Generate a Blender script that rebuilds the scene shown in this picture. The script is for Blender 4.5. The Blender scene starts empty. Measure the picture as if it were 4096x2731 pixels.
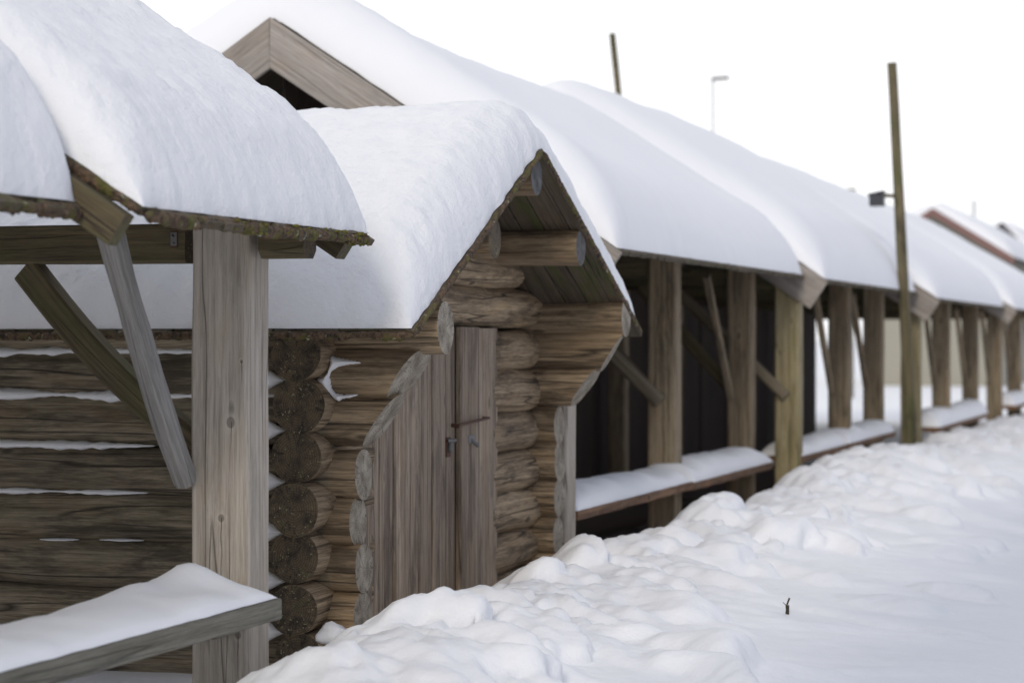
import bpy, math, random
import numpy as np
from mathutils import Vector, Matrix, noise as mnoise

# world frame: x = towards the street (the row of sheds stands at negative x),
# y = along the row, away from the camera, z = up, path surface at z = 0
HC = 1.45
YAW = math.radians(16.8)

scene = bpy.context.scene
# ------------------------------------------------------------------ camera
cd = bpy.data.cameras.new('camera')
cam = bpy.data.objects.new('camera', cd)
scene.collection.objects.link(cam)
cd.lens = 85.0
cd.sensor_width = 36.0
cd.clip_start = 0.1
cd.clip_end = 3000
cam.location = (0, 0, HC)
cam.rotation_euler = (math.radians(90 - 0.072), 0, YAW)
cd.dof.use_dof = True
cd.dof.focus_distance = 9.3
cd.dof.aperture_fstop = 2.7
scene.camera = cam
# ------------------------------------------------------------------ light
SUN_EL, SUN_DIR = math.radians(24), (0.12, -0.99)       # veiled sun, low behind the camera
w = bpy.data.worlds.new('World'); scene.world = w; w.use_nodes = True
nt = w.node_tree; nt.nodes.clear()
sky = nt.nodes.new('ShaderNodeTexSky'); sky.sky_type = 'NISHITA'; sky.sun_disc = False
sky.sun_elevation = SUN_EL; sky.sun_rotation = math.atan2(SUN_DIR[0], SUN_DIR[1])
sky.dust_density = 3.0; sky.air_density = 1.0
hs = nt.nodes.new('ShaderNodeHueSaturation'); hs.inputs['Saturation'].default_value = 0.32
mix = nt.nodes.new('ShaderNodeMix'); mix.data_type = 'RGBA'; mix.inputs[0].default_value = 0.80
# cloud veil: brightest low over the rooftops ahead-left, dimmer and bluer towards the street side
tcw = nt.nodes.new('ShaderNodeTexCoord'); dt = nt.nodes.new('ShaderNodeVectorMath'); dt.operation = 'DOT_PRODUCT'
dt.inputs[1].default_value = (-0.72, 0.66, 0.10); nt.links.new(tcw.outputs['Generated'], dt.inputs[0])
mr = nt.nodes.new('ShaderNodeMapRange'); nt.links.new(dt.outputs['Value'], mr.inputs[0])
mr.inputs[1].default_value = -0.30; mr.inputs[2].default_value = 0.86; mr.interpolation_type = 'SMOOTHSTEP'
veil = nt.nodes.new('ShaderNodeMix'); veil.data_type = 'RGBA'
veil.inputs['A'].default_value = (4.1, 4.6, 6.0, 1); veil.inputs['B'].default_value = (13.6, 13.6, 13.8, 1)
nt.links.new(mr.outputs[0], veil.inputs[0]); nt.links.new(veil.outputs['Result'], mix.inputs['B'])
bg = nt.nodes.new('ShaderNodeBackground'); bg.inputs['Strength'].default_value = 0.10
wo = nt.nodes.new('ShaderNodeOutputWorld')
nt.links.new(sky.outputs[0], hs.inputs['Color']); nt.links.new(hs.outputs[0], mix.inputs['A'])
nt.links.new(mix.outputs['Result'], bg.inputs['Color']); nt.links.new(bg.outputs[0], wo.inputs['Surface'])
sd = bpy.data.lights.new('sun', 'SUN'); sd.energy = 1.22; sd.angle = math.radians(14); sd.color = (1.0, 0.92, 0.80)
sun = bpy.data.objects.new('sun', sd); scene.collection.objects.link(sun)
_d = Vector((SUN_DIR[0] * math.cos(SUN_EL), SUN_DIR[1] * math.cos(SUN_EL), math.sin(SUN_EL))).normalized()
sun.rotation_euler = _d.to_track_quat('Z', 'Y').to_euler()
sun.location = (0, -5, 12)
scene.view_settings.view_transform = 'Standard'
scene.view_settings.look = 'None'
scene.view_settings.exposure = 0.06
scene.view_settings.gamma = 1.0
scene.view_settings.use_curve_mapping = False

R = random.Random(7)

# ------------------------------------------------------------------ materials
def nd(nt, t, **kw):
    n = nt.nodes.new(t)
    for k, v in kw.items():
        if k in n.inputs: n.inputs[k].default_value = v
        else: setattr(n, k, v)
    return n

def vmath(nt, op, a, b=None):
    n = nt.nodes.new('ShaderNodeVectorMath'); n.operation = op
    for i, x in enumerate((a, b)):
        if x is None: continue
        if isinstance(x, (tuple, list)): n.inputs[i].default_value = x
        else: nt.links.new(x, n.inputs[i])
    return n.outputs[0]

def fmath(nt, op, a, b=None, clamp=False):
    n = nt.nodes.new('ShaderNodeMath'); n.operation = op; n.use_clamp = clamp
    for i, x in enumerate((a, b)):
        if x is None: continue
        if isinstance(x, (int, float)): n.inputs[i].default_value = x
        else: nt.links.new(x, n.inputs[i])
    return n.outputs[0]

def mixc(nt, f, a, b, blend='MIX'):
    n = nt.nodes.new('ShaderNodeMix'); n.data_type = 'RGBA'; n.blend_type = blend
    for k, x in ((0, f), ('A', a), ('B', b)):
        if isinstance(x, (int, float)): n.inputs[k].default_value = x
        elif isinstance(x, tuple): n.inputs[k].default_value = (*x, 1) if len(x) == 3 else x
        else: nt.links.new(x, n.inputs[k])
    return n.outputs['Result']

def maprange(nt, x, a, b, c=0.0, d=1.0, smooth=False):
    n = nt.nodes.new('ShaderNodeMapRange'); n.clamp = True
    if smooth: n.interpolation_type = 'SMOOTHSTEP'
    nt.links.new(x, n.inputs[0])
    for i, v in enumerate((a, b, c, d)): n.inputs[i + 1].default_value = v
    return n.outputs[0]

def noise_tex(nt, vec, scale=1.0, detail=4.0, rough=0.55, dist=0.0):
    n = nt.nodes.new('ShaderNodeTexNoise')
    nt.links.new(vec, n.inputs['Vector'])
    n.inputs['Scale'].default_value = scale; n.inputs['Detail'].default_value = detail
    n.inputs['Roughness'].default_value = rough; n.inputs['Distortion'].default_value = dist
    return n.outputs['Fac']

def base_mat(name, rough=0.8):
    m = bpy.data.materials.new(name); m.use_nodes = True
    nt = m.node_tree; b = nt.nodes['Principled BSDF']
    b.inputs['Roughness'].default_value = rough
    return m, nt, b

def wood(name, light, dark, warm=None, warm_amt=0.4, green=None, green_amt=0.0, crack=0.6, grain=1.0, knots=True, fleck=0.0, spots=(), stain=0.3, cw=0.012):
    """weathered wood; the 'grain' attribute holds (along, across, across) in metres"""
    m, nt, b = base_mat(name, 0.85)
    ga = nd(nt, 'ShaderNodeAttribute', attribute_name='grain').outputs['Vector']
    gs = nd(nt, 'ShaderNodeAttribute', attribute_name='gseed').outputs['Fac']
    cx = nd(nt, 'ShaderNodeCombineXYZ')
    for i, k in enumerate((37.0, 11.0, 23.0)): nt.links.new(fmath(nt, 'MULTIPLY', gs, k), cx.inputs[i])
    off = cx.outputs[0]
    def V(sx, sy): return vmath(nt, 'ADD', vmath(nt, 'MULTIPLY', ga, (sx, sy, sy)), off)
    wob = noise_tex(nt, V(1.1, 3.5), 1.0, 2.0)
    vw = nd(nt, 'ShaderNodeCombineXYZ'); nt.links.new(fmath(nt, 'MULTIPLY', wob, 1.3), vw.inputs[1]); nt.links.new(fmath(nt, 'MULTIPLY', wob, 1.1), vw.inputs[2])
    def VW(sx, sy, k=1.0): k *= 0.6; return vmath(nt, 'ADD', V(sx, sy), vmath(nt, 'MULTIPLY', vw.outputs[0], (k, k, k)))
    f1 = noise_tex(nt, VW(1.3, 55 * grain), 1.0, 6.0, 0.70)
    f2 = noise_tex(nt, VW(10, 260 * grain), 1.0, 3.0, 0.65)
    br = noise_tex(nt, V(1.1, 5.0), 1.0, 3.0, 0.6)
    br2 = noise_tex(nt, V(2.6, 9.0), 1.0, 4.0, 0.6, 0.4)
    fib = fmath(nt, 'ADD', fmath(nt, 'MULTIPLY', f1, 0.65), fmath(nt, 'MULTIPLY', f2, 0.35))
    fibc = maprange(nt, fib, 0.40, 0.60)
    col = mixc(nt, fibc, dark, light)
    if warm: col = mixc(nt, fmath(nt, 'MULTIPLY', maprange(nt, br2, 0.52, 0.70), warm_amt), col, warm)
    vv = maprange(nt, fmath(nt, 'FRACT', fmath(nt, 'MULTIPLY', gs, 7.31)), 0.0, 1.0, 0.80, 1.14)
    vc = nt.nodes.new('ShaderNodeCombineXYZ'); [nt.links.new(vv, vc.inputs[i]) for i in range(3)]
    col = mixc(nt, 1.0, col, vc.outputs[0], 'MULTIPLY')
    # broad weathering
    col = mixc(nt, fmath(nt, 'MULTIPLY', maprange(nt, br, 0.35, 0.65, 0.0, 1.0), 0.5), col, mixc(nt, 0.55, col, dark))
    if green: col = mixc(nt, fmath(nt, 'MULTIPLY', maprange(nt, noise_tex(nt, V(1.7, 6.5), 1.0, 5.0, 0.7), 0.50, 0.66), green_amt), col, green)
    st_ = maprange(nt, noise_tex(nt, VW(1.5, 8.0, 0.5), 1.3, 5.0, 0.7, 0.3), 0.50, 0.63)
    col = mixc(nt, fmath(nt, 'MULTIPLY', st_, stain), col, tuple(c * 0.45 for c in dark))      # damp, rot and soot stains
    # long drying cracks
    cn = noise_tex(nt, VW(0.5, 13.0, 0.5), 1.0, 1.5, 0.5)
    cl = maprange(nt, fmath(nt, 'ABSOLUTE', fmath(nt, 'SUBTRACT', cn, 0.5)), 0.0, cw, 1.0, 0.0)
    gate = maprange(nt, noise_tex(nt, V(1.0, 4.0), 1.3, 1.0), 0.40, 0.52)
    cl = fmath(nt, 'MULTIPLY', cl, gate)
    col = mixc(nt, fmath(nt, 'MULTIPLY', cl, crack), col, tuple(c * 0.22 for c in dark))
    h = fmath(nt, 'SUBTRACT', fib, fmath(nt, 'MULTIPLY', cl, 0.9))
    if knots:
        vo = nt.nodes.new('ShaderNodeTexVoronoi'); nt.links.new(V(2.1, 5.5), vo.inputs['Vector']); vo.inputs['Scale'].default_value = 1.0
        kn = maprange(nt, vo.outputs['Distance'], 0.055, 0.10, 1.0, 0.0)
        ring = maprange(nt, vo.outputs['Distance'], 0.09, 0.17, 1.0, 0.0)
        col = mixc(nt, fmath(nt, 'MULTIPLY', ring, 0.25), col, light)
        col = mixc(nt, fmath(nt, 'MULTIPLY', kn, 0.75), col, tuple(c * 0.35 for c in dark))
        h = fmath(nt, 'SUBTRACT', h, fmath(nt, 'MULTIPLY', kn, 0.5))
    if spots:
        sp = nt.nodes.new('ShaderNodeSeparateXYZ'); nt.links.new(ga, sp.inputs[0])
        wig = fmath(nt, 'MULTIPLY', fmath(nt, 'SUBTRACT', noise_tex(nt, vmath(nt, 'MULTIPLY', ga, (9, 4, 4)), 1.0, 3.0), 0.5), 0.02)
        for (t0, a0, r0, down) in spots:
            dt_ = fmath(nt, 'MULTIPLY', fmath(nt, 'SUBTRACT', sp.outputs[0], t0), 0.8); da_ = fmath(nt, 'SUBTRACT', sp.outputs[1], a0)
            ds = fmath(nt, 'SQRT', fmath(nt, 'ADD', fmath(nt, 'MULTIPLY', dt_, dt_), fmath(nt, 'MULTIPLY', da_, da_)))
            ds = fmath(nt, 'ADD', ds, fmath(nt, 'MULTIPLY', wig, 0.15))
            halo = maprange(nt, ds, r0, r0 * 2.4, 0.35, 0.0, True)
            col = mixc(nt, halo, col, light)
            col = mixc(nt, maprange(nt, ds, r0 * 0.85, r0 * 1.05, 0.72, 0.0), col, tuple(c * 0.42 for c in dark))
            lx = fmath(nt, 'ABSOLUTE', fmath(nt, 'ADD', da_, wig))
            cr = fmath(nt, 'MULTIPLY', maprange(nt, lx, 0.0004, 0.0018, 1.0, 0.0), maprange(nt, fmath(nt, 'SUBTRACT', t0, sp.outputs[0]), 0.0, down, 1.0, 0.0))
            cr = fmath(nt, 'MULTIPLY', cr, maprange(nt, fmath(nt, 'SUBTRACT', t0, sp.outputs[0]), -0.004, 0.0, 0.0, 1.0))
            col = mixc(nt, fmath(nt, 'MULTIPLY', cr, 0.85), col, tuple(c * 0.2 for c in dark)); h = fmath(nt, 'SUBTRACT', h, cr)
    if fleck:
        fn = noise_tex(nt, vmath(nt, 'MULTIPLY', ga, (60, 60, 60)), 1.0, 3.0, 0.7)
        col = mixc(nt, fmath(nt, 'MULTIPLY', maprange(nt, fn, 0.62, 0.68), fleck), col, (0.34, 0.34, 0.26))
    nt.links.new(col, b.inputs['Base Color'])
    bp = nd(nt, 'ShaderNodeBump', Strength=0.8, Distance=0.008)
    nt.links.new(h, bp.inputs['Height']); nt.links.new(bp.outputs[0], b.inputs['Normal'])
    return m

def endgrain(name, light, dark, speck=None, speck_amt=0.0, green=None):
    m, nt, b = base_mat(name, 0.9)
    ga = nd(nt, 'ShaderNodeAttribute', attribute_name='grain').outputs['Vector']
    gs = nd(nt, 'ShaderNodeAttribute', attribute_name='gseed').outputs['Fac']
    v = vmath(nt, 'MULTIPLY', ga, (0, 1, 1))
    nz = noise_tex(nt, vmath(nt, 'ADD', v, (0.3, 0, 0)), 9.0, 3.0)
    sep = nt.nodes.new('ShaderNodeSeparateXYZ'); nt.links.new(v, sep.inputs[0])
    ln = nt.nodes.new('ShaderNodeVectorMath'); ln.operation = 'LENGTH'; nt.links.new(v, ln.inputs[0])
    rad = fmath(nt, 'ADD', ln.outputs['Value'], fmath(nt, 'MULTIPLY', nz, 0.012))
    ring = fmath(nt, 'ADD', fmath(nt, 'MULTIPLY', fmath(nt, 'SINE', fmath(nt, 'MULTIPLY', rad, 640)), 0.5), 0.5)
    ang = fmath(nt, 'ARCTAN2', sep.outputs[1], sep.outputs[2])
    c2 = nt.nodes.new('ShaderNodeCombineXYZ'); nt.links.new(fmath(nt, 'MULTIPLY', ang, 2.6), c2.inputs[0])
    nt.links.new(fmath(nt, 'MULTIPLY', ln.outputs['Value'], 6), c2.inputs[1]); nt.links.new(fmath(nt, 'MULTIPLY', gs, 50), c2.inputs[2])
    cn = noise_tex(nt, c2.outputs[0], 1.0, 2.0)
    crk = maprange(nt, fmath(nt, 'ABSOLUTE', fmath(nt, 'SUBTRACT', cn, 0.5)), 0.0, 0.022, 1.0, 0.0)
    c3 = vmath(nt, 'ADD', v, (0.0, 0.0, 0.0)); c4 = nt.nodes.new('ShaderNodeCombineXYZ')
    nt.links.new(fmath(nt, 'MULTIPLY', gs, 31), c4.inputs[0])
    blot = noise_tex(nt, vmath(nt, 'ADD', c3, c4.outputs[0]), 14.0, 5.0, 0.65)
    col = mixc(nt, maprange(nt, blot, 0.35, 0.65), dark, light)
    col = mixc(nt, fmath(nt, 'MULTIPLY', ring, 0.38), col, tuple(c * 0.5 for c in dark))
    if green: col = mixc(nt, fmath(nt, 'MULTIPLY', maprange(nt, blot, 0.55, 0.7), 0.6), col, green)
    col = mixc(nt, fmath(nt, 'MULTIPLY', crk, 0.75), col, tuple(c * 0.25 for c in dark))
    if speck:
        vs = vmath(nt, 'ADD', vmath(nt, 'MULTIPLY', v, (1, 1, 1)), c4.outputs[0])
        sn = noise_tex(nt, vs, 95.0, 2.0, 0.6)
        sb = maprange(nt, noise_tex(nt, vs, 12.0, 2.0), 0.40, 0.62)
        col = mixc(nt, fmath(nt, 'MULTIPLY', fmath(nt, 'MULTIPLY', maprange(nt, sn, 0.64, 0.68), sb), speck_amt), col, speck)
    nt.links.new(col, b.inputs['Base Color'])
    bp = nd(nt, 'ShaderNodeBump', Strength=0.5, Distance=0.004)
    nt.links.new(fmath(nt, 'SUBTRACT', fmath(nt, 'MULTIPLY', ring, 0.25), crk), bp.inputs['Height'])
    nt.links.new(bp.outputs[0], b.inputs['Normal'])
    return m

def snow_mat(name, fine=1.0, coarse=1.0):
    m, nt, b = base_mat(name, 0.62)
    tc = nt.nodes.new('ShaderNodeTexCoord').outputs['Object']
    big = noise_tex(nt, tc, 1.3, 3.0)
    col = mixc(nt, big, (0.885, 0.89, 0.905), (0.915, 0.918, 0.925))
    nt.links.new(col, b.inputs['Base Color'])
    b.inputs['Specular IOR Level'].default_value = 0.25
    n1 = noise_tex(nt, tc, 26.0, 4.0, 0.6); n2 = noise_tex(nt, tc, 150.0, 3.0, 0.7); n0 = noise_tex(nt, tc, 7.0, 3.0, 0.5)
    h = fmath(nt, 'ADD', fmath(nt, 'MULTIPLY', n1, 0.5 * coarse), fmath(nt, 'ADD', fmath(nt, 'MULTIPLY', n2, 0.13 * fine), fmath(nt, 'MULTIPLY', n0, 0.9 * coarse)))
    bp = nd(nt, 'ShaderNodeBump', Strength=0.65, Distance=0.028 * coarse)
    nt.links.new(h, bp.inputs['Height']); nt.links.new(bp.outputs[0], b.inputs['Normal'])
    return m

def plain(name, col, rough=0.7, metal=0.0, var=0.25, scale=20.0):
    m, nt, b = base_mat(name, rough)
    tc = nt.nodes.new('ShaderNodeTexCoord').outputs['Object']
    n = noise_tex(nt, tc, scale, 4.0, 0.6)
    c = mixc(nt, n, tuple(x * (1 - var) for x in col), tuple(min(1, x * (1 + var)) for x in col))
    nt.links.new(c, b.inputs['Base Color']); b.inputs['Metallic'].default_value = metal
    return m

M = {}
M['snow'] = snow_mat('packed_roof_snow')
M['snow_smooth'] = snow_mat('soft_snow', 0.6, 0.45)
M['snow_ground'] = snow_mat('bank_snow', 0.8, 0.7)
def path_shade(m):
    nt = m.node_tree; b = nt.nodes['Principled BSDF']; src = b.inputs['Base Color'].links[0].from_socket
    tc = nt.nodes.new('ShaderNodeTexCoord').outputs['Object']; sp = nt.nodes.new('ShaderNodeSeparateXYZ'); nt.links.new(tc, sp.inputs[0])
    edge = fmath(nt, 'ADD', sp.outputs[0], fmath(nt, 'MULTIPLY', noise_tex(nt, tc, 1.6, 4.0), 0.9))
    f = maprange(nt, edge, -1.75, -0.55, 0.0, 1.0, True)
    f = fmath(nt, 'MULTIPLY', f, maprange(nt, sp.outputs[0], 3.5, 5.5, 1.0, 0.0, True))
    nt.links.new(mixc(nt, f, src, (0.62, 0.645, 0.70)), b.inputs['Base Color'])       # shade over the path, painted into the snow colour
path_shade(M['snow_ground'])
M['post'] = wood('grey_weathered_post', (0.60, 0.54, 0.46), (0.36, 0.31, 0.25), warm=(0.46, 0.34, 0.22), warm_amt=0.4, crack=0.7, spots=((1.258, -0.043, 0.017, 0.12), (0.925, -0.008, 0.012, 0.40), (1.47, -0.085, 0.006, 0.1), (0.52, -0.07, 0.012, 0.25)))
M['brace_pale'] = wood('pale_bleached_wood', (0.46, 0.44, 0.41), (0.24, 0.225, 0.205), crack=0.4, knots=False)
M['beam'] = wood('olive_brown_timber', (0.17, 0.132, 0.07), (0.06, 0.045, 0.024), green=(0.11, 0.115, 0.04), green_amt=0.5, crack=0.5)
M['counter'] = wood('grey_green_board', (0.29, 0.275, 0.225), (0.13, 0.12, 0.09), crack=0.5)
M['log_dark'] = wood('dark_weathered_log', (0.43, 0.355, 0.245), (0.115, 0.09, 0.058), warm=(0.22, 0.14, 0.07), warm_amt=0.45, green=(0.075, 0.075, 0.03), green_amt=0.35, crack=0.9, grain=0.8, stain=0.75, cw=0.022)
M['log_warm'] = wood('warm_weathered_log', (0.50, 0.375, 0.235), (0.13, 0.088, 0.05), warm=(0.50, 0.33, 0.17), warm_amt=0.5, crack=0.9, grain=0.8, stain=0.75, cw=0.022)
M['end_dark'] = endgrain('dark_mossy_log_end', (0.18, 0.13, 0.078), (0.04, 0.03, 0.019), speck=(0.42, 0.40, 0.22), speck_amt=0.9, green=(0.05, 0.055, 0.02))
M['end_pale'] = endgrain('pale_sawn_log_end', (0.46, 0.41, 0.33), (0.20, 0.165, 0.12))
M['end_grey'] = endgrain('grey_blue_log_end', (0.20, 0.20, 0.20), (0.08, 0.075, 0.07))
M['door'] = wood('brown_grey_door_board', (0.50, 0.40, 0.30), (0.18, 0.13, 0.09), warm=(0.36, 0.235, 0.13), warm_amt=0.4, crack=0.6, stain=0.6, cw=0.016)
M['roof_board'] = wood('mossy_roof_board', (0.16, 0.125, 0.08), (0.06, 0.045, 0.03), warm=(0.13, 0.06, 0.045), warm_amt=0.6, green=(0.065, 0.08, 0.015), green_amt=0.85, crack=0.5)
M['barge'] = wood('grey_bargeboard', (0.42, 0.375, 0.335), (0.23, 0.20, 0.17), warm=(0.40, 0.30, 0.20), warm_amt=0.3, crack=0.4)
M['far_post'] = wood('tan_weathered_post', (0.48, 0.385, 0.25), (0.17, 0.125, 0.075), warm=(0.46, 0.30, 0.16), warm_amt=0.5, crack=0.6, stain=0.6, cw=0.016)
M['brace_tan'] = wood('tan_brace', (0.30, 0.25, 0.17), (0.14, 0.11, 0.07), crack=0.4, knots=False)
M['yellow_post'] = wood('yellowish_post', (0.42, 0.36, 0.22), (0.21, 0.165, 0.085), green=(0.2, 0.18, 0.06), green_amt=0.4, crack=0.6)
M['pole'] = wood('mossy_pole', (0.24, 0.195, 0.11), (0.07, 0.058, 0.028), green=(0.085, 0.095, 0.03), green_amt=0.8, crack=0.5, stain=0.8)
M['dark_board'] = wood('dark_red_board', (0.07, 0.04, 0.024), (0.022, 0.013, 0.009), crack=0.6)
M['shelf_far'] = wood('rust_brown_split_board', (0.28, 0.16, 0.085), (0.10, 0.05, 0.028), warm=(0.35, 0.18, 0.08), warm_amt=0.5, crack=0.7)
M['moss'] = plain('moss_and_lichen', (0.115, 0.105, 0.02), 0.95, 0, 0.6, 30)
M['lichen'] = plain('pale_lichen', (0.30, 0.32, 0.24), 0.95, 0, 0.35, 60)
M['bark'] = plain('birch_bark_scraps', (0.10, 0.065, 0.04), 0.9, 0, 0.6, 40)
def bark_mat(name, mossy):
    m, nt, b = base_mat(name, 0.95)
    tc = nt.nodes.new('ShaderNodeTexCoord').outputs['Object']
    a = noise_tex(nt, tc, 38.0, 5.0, 0.7); c = noise_tex(nt, vmath(nt, 'ADD', tc, (5, 3, 1)), 13.0, 4.0, 0.65); d = noise_tex(nt, vmath(nt, 'ADD', tc, (1, 9, 4)), 30.0, 3.0, 0.6)
    col = mixc(nt, maprange(nt, a, 0.38, 0.62), (0.028, 0.02, 0.013), (0.15, 0.095, 0.055))
    col = mixc(nt, maprange(nt, c, 0.52, 0.60, 0, mossy), col, (0.10, 0.098, 0.018))
    col = mixc(nt, maprange(nt, d, 0.64, 0.69, 0, 0.9), col, (0.33, 0.34, 0.25))
    nt.links.new(col, b.inputs['Base Color'])
    bp = nd(nt, 'ShaderNodeBump', Strength=1.0, Distance=0.008); nt.links.new(a, bp.inputs['Height']); nt.links.new(bp.outputs[0], b.inputs['Normal'])
    return m
M['eave_bark'] = bark_mat('mossy_bark_edge', 0.75)
M['rust'] = plain('rusty_iron', (0.10, 0.045, 0.028), 0.7, 0.3, 0.4, 60)
M['steel'] = plain('dull_galvanised_steel', (0.19, 0.185, 0.18), 0.7, 0.3, 0.25, 90)
M['red_trim'] = plain('faded_red_trim', (0.20, 0.105, 0.09), 0.7, 0, 0.15, 3)
M['pale_wall'] = plain('pale_house_wall', (0.34, 0.32, 0.26), 0.8, 0, 0.06, 1)
M['plum_wall'] = plain('grey_house_wall', (0.36, 0.32, 0.36), 0.8, 0, 0.06, 1)
M['dark_trim'] = plain('dark_trim', (0.05, 0.045, 0.05), 0.7, 0, 0.2, 5)
M['black_metal'] = plain('black_painted_metal', (0.025, 0.027, 0.035), 0.45, 0, 0.2, 20)
M['lamp_grey'] = plain('light_grey_lamp_metal', (0.55, 0.56, 0.55), 0.5, 0.2, 0.05, 5)
M['twig'] = plain('dark_twig_bark', (0.05, 0.04, 0.02), 0.9, 0, 0.4, 60)
M['glass'] = plain('dark_window_glass', (0.05, 0.06, 0.075), 0.15, 0, 0.1, 2)

# ------------------------------------------------------------------ mesh builder
def rnd_profile(r, n=22, sq=1.0): return [(r * math.cos(2 * math.pi * k / n), r * sq * math.sin(2 * math.pi * k / n)) for k in range(n)]

def log_profile(r, n=28, sq=0.99, e=2.03):
    out = []
    for k in range(n):
        a = 2 * math.pi * k / n; c, s_ = math.cos(a), math.sin(a)
        q = (abs(c) ** e + abs(s_) ** e) ** (-1 / e)
        out.append((r * sq * c * q, r * s_ * q))
    return out

def rect_profile(w, h, ch=0.008, sub=2):
    a, b = w / 2, h / 2
    c = [(a, -b + ch), (a, b - ch), (a - ch, b), (-a + ch, b), (-a, b - ch), (-a, -b + ch), (-a + ch, -b), (a - ch, -b)]
    out = []
    for i in range(8):
        p, q = c[i], c[(i + 1) % 8]
        n = sub if i % 2 == 0 else 1
        for k in range(n): out.append((p[0] + (q[0] - p[0]) * k / n, p[1] + (q[1] - p[1]) * k / n))
    return out

class MB:
    def __init__(s): s.v = []; s.f = []; s.m = []; s.g = []; s.s = []; s.sm = []
    def timber(s, p0, p1, prof, up=(0, 0, 1), side_m=0, end_m=1, cut0=None, cut1=None, wob=0.004, bend=0.0, benddir=None,
               taper=1.0, smooth=True, seg=None, seed=None, wfreq=2.0):
        """prismatic member from p0 to p1; cut = (point, normal) trims an end by that plane"""
        p0 = Vector(p0); p1 = Vector(p1); ax = p1 - p0; L = ax.length; ax.normalize()
        up = Vector(up)
        if abs(up.dot(ax)) > 0.98: up = Vector((0, 1, 0))
        sx = ax.cross(up).normalized(); sy = sx.cross(ax).normalized()
        if seed is None: seed = R.random()
        n = len(prof); seg = seg or max(2, min(60, int(L / 0.09)))
        bd = Vector(benddir) if benddir else sy
        base = len(s.v)
        rings = []
        for i in range(seg + 1):
            for k, (a, b) in enumerate(prof):
                o = sx * a + sy * b
                t0, t1 = 0.0, L
                if cut0: c, nn = Vector(cut0[0]), Vector(cut0[1]); t0 = (c - p0 - o).dot(nn) / ax.dot(nn)
                if cut1: c, nn = Vector(cut1[0]), Vector(cut1[1]); t1 = (c - p0 - o).dot(nn) / ax.dot(nn)
                t = t0 + (t1 - t0) * i / seg
                q = t / L
                sc = 1 + (taper - 1) * q
                nz = mnoise.noise(Vector((t * wfreq + seed * 91, a * 6 + seed * 13, b * 6))) * wob
                rr = math.hypot(a, b) or 1
                p = p0 + ax * t + o * (sc + nz / rr) + bd * (bend * math.sin(math.pi * min(1, max(0, q))))
                s.v.append(p); s.g.append((t, a, b)); s.s.append(seed)
        for i in range(seg):
            for k in range(n):
                k2 = (k + 1) % n
                s.f.append((base + i * n + k, base + i * n + k2, base + (i + 1) * n + k2, base + (i + 1) * n + k)); s.m.append(side_m); s.sm.append(smooth)
        for i, rev in ((0, True), (seg, False)):
            b0 = len(s.v); c = Vector((0, 0, 0))
            for k in range(n):
                vv = s.v[base + i * n + k]; c += vv
                s.v.append(Vector(vv)); s.g.append((0.0, prof[k][0], prof[k][1])); s.s.append(seed)
            s.v.append(c / n); s.g.append((0, 0, 0)); s.s.append(seed)
            for k in range(n):
                k2 = (k + 1) % n
                tri = (b0 + k2, b0 + k, b0 + n) if rev else (b0 + k, b0 + k2, b0 + n)
                s.f.append(tri); s.m.append(end_m); s.sm.append(False)
        return s
    def box(s, lo, hi, m=0, grain_axis=2, seed=None, ch=0.004):
        lo = Vector(lo); hi = Vector(hi); c = (lo + hi) / 2; d = hi - lo
        ax = [Vector((1, 0, 0)), Vector((0, 1, 0)), Vector((0, 0, 1))][grain_axis]
        oth = {0: (1, 2), 1: (0, 2), 2: (0, 1)}[grain_axis]
        up = Vector((0, 0, 1)) if grain_axis != 2 else Vector((0, 1, 0))
        w, h = d[oth[0]], d[oth[1]]
        s.timber(c - ax * d[grain_axis] / 2, c + ax * d[grain_axis] / 2, rect_profile(w, h, min(ch, w * .3, h * .3), 1), up=up, side_m=m, end_m=m, wob=0, smooth=False, seg=2, seed=seed)
        return s
    def blob(s, c, r, m=0, n=7, rough=0.3, seed=None):
        seed = R.random() * 50 if seed is None else seed
        base = len(s.v); c = Vector(c); r = Vector(r) if hasattr(r, '__len__') else Vector((r, r, r))
        for i in range(n + 1):
            th = math.pi * i / n
            for k in range(2 * n):
                ph = math.pi * k / n
                d = Vector((math.sin(th) * math.cos(ph), math.sin(th) * math.sin(ph), math.cos(th)))
                f = 1 + rough * mnoise.noise(d * 1.7 + Vector((seed, seed * 2, 0)))
                s.v.append(c + Vector((d.x * r.x, d.y * r.y, d.z * r.z)) * f); s.g.append(tuple(d)); s.s.append(0)
        for i in range(n):
            for k in range(2 * n):
                k2 = (k + 1) % (2 * n)
                s.f.append((base + i * 2 * n + k, base + (i + 1) * 2 * n + k, base + (i + 1) * 2 * n + k2, base + i * 2 * n + k2)); s.m.append(m); s.sm.append(True)
        return s
    def build(s, name, mats, parent=None):
        me = bpy.data.meshes.new(name)
        me.from_pydata([tuple(v) for v in s.v], [], s.f)
        for m in mats: me.materials.append(m)
        me.polygons.foreach_set('material_index', s.m)
        me.polygons.foreach_set('use_smooth', s.sm)
        a = me.attributes.new('grain', 'FLOAT_VECTOR', 'POINT'); a.data.foreach_set('vector', [x for g in s.g for x in g])
        a = me.attributes.new('gseed', 'FLOAT', 'POINT'); a.data.foreach_set('value', s.s)
        me.validate(); me.update()
        o = bpy.data.objects.new(name, me); scene.collection.objects.link(o)
        if parent: 
            o.parent = parent
            pw = Vector((0, 0, 0)); p = parent
            while p: pw += p.location; p = p.parent
            o.location = -pw + Vector(ORG)
            o.location = (0, 0, 0)
            me.transform(Matrix.Translation(-pw))
        return o

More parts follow.
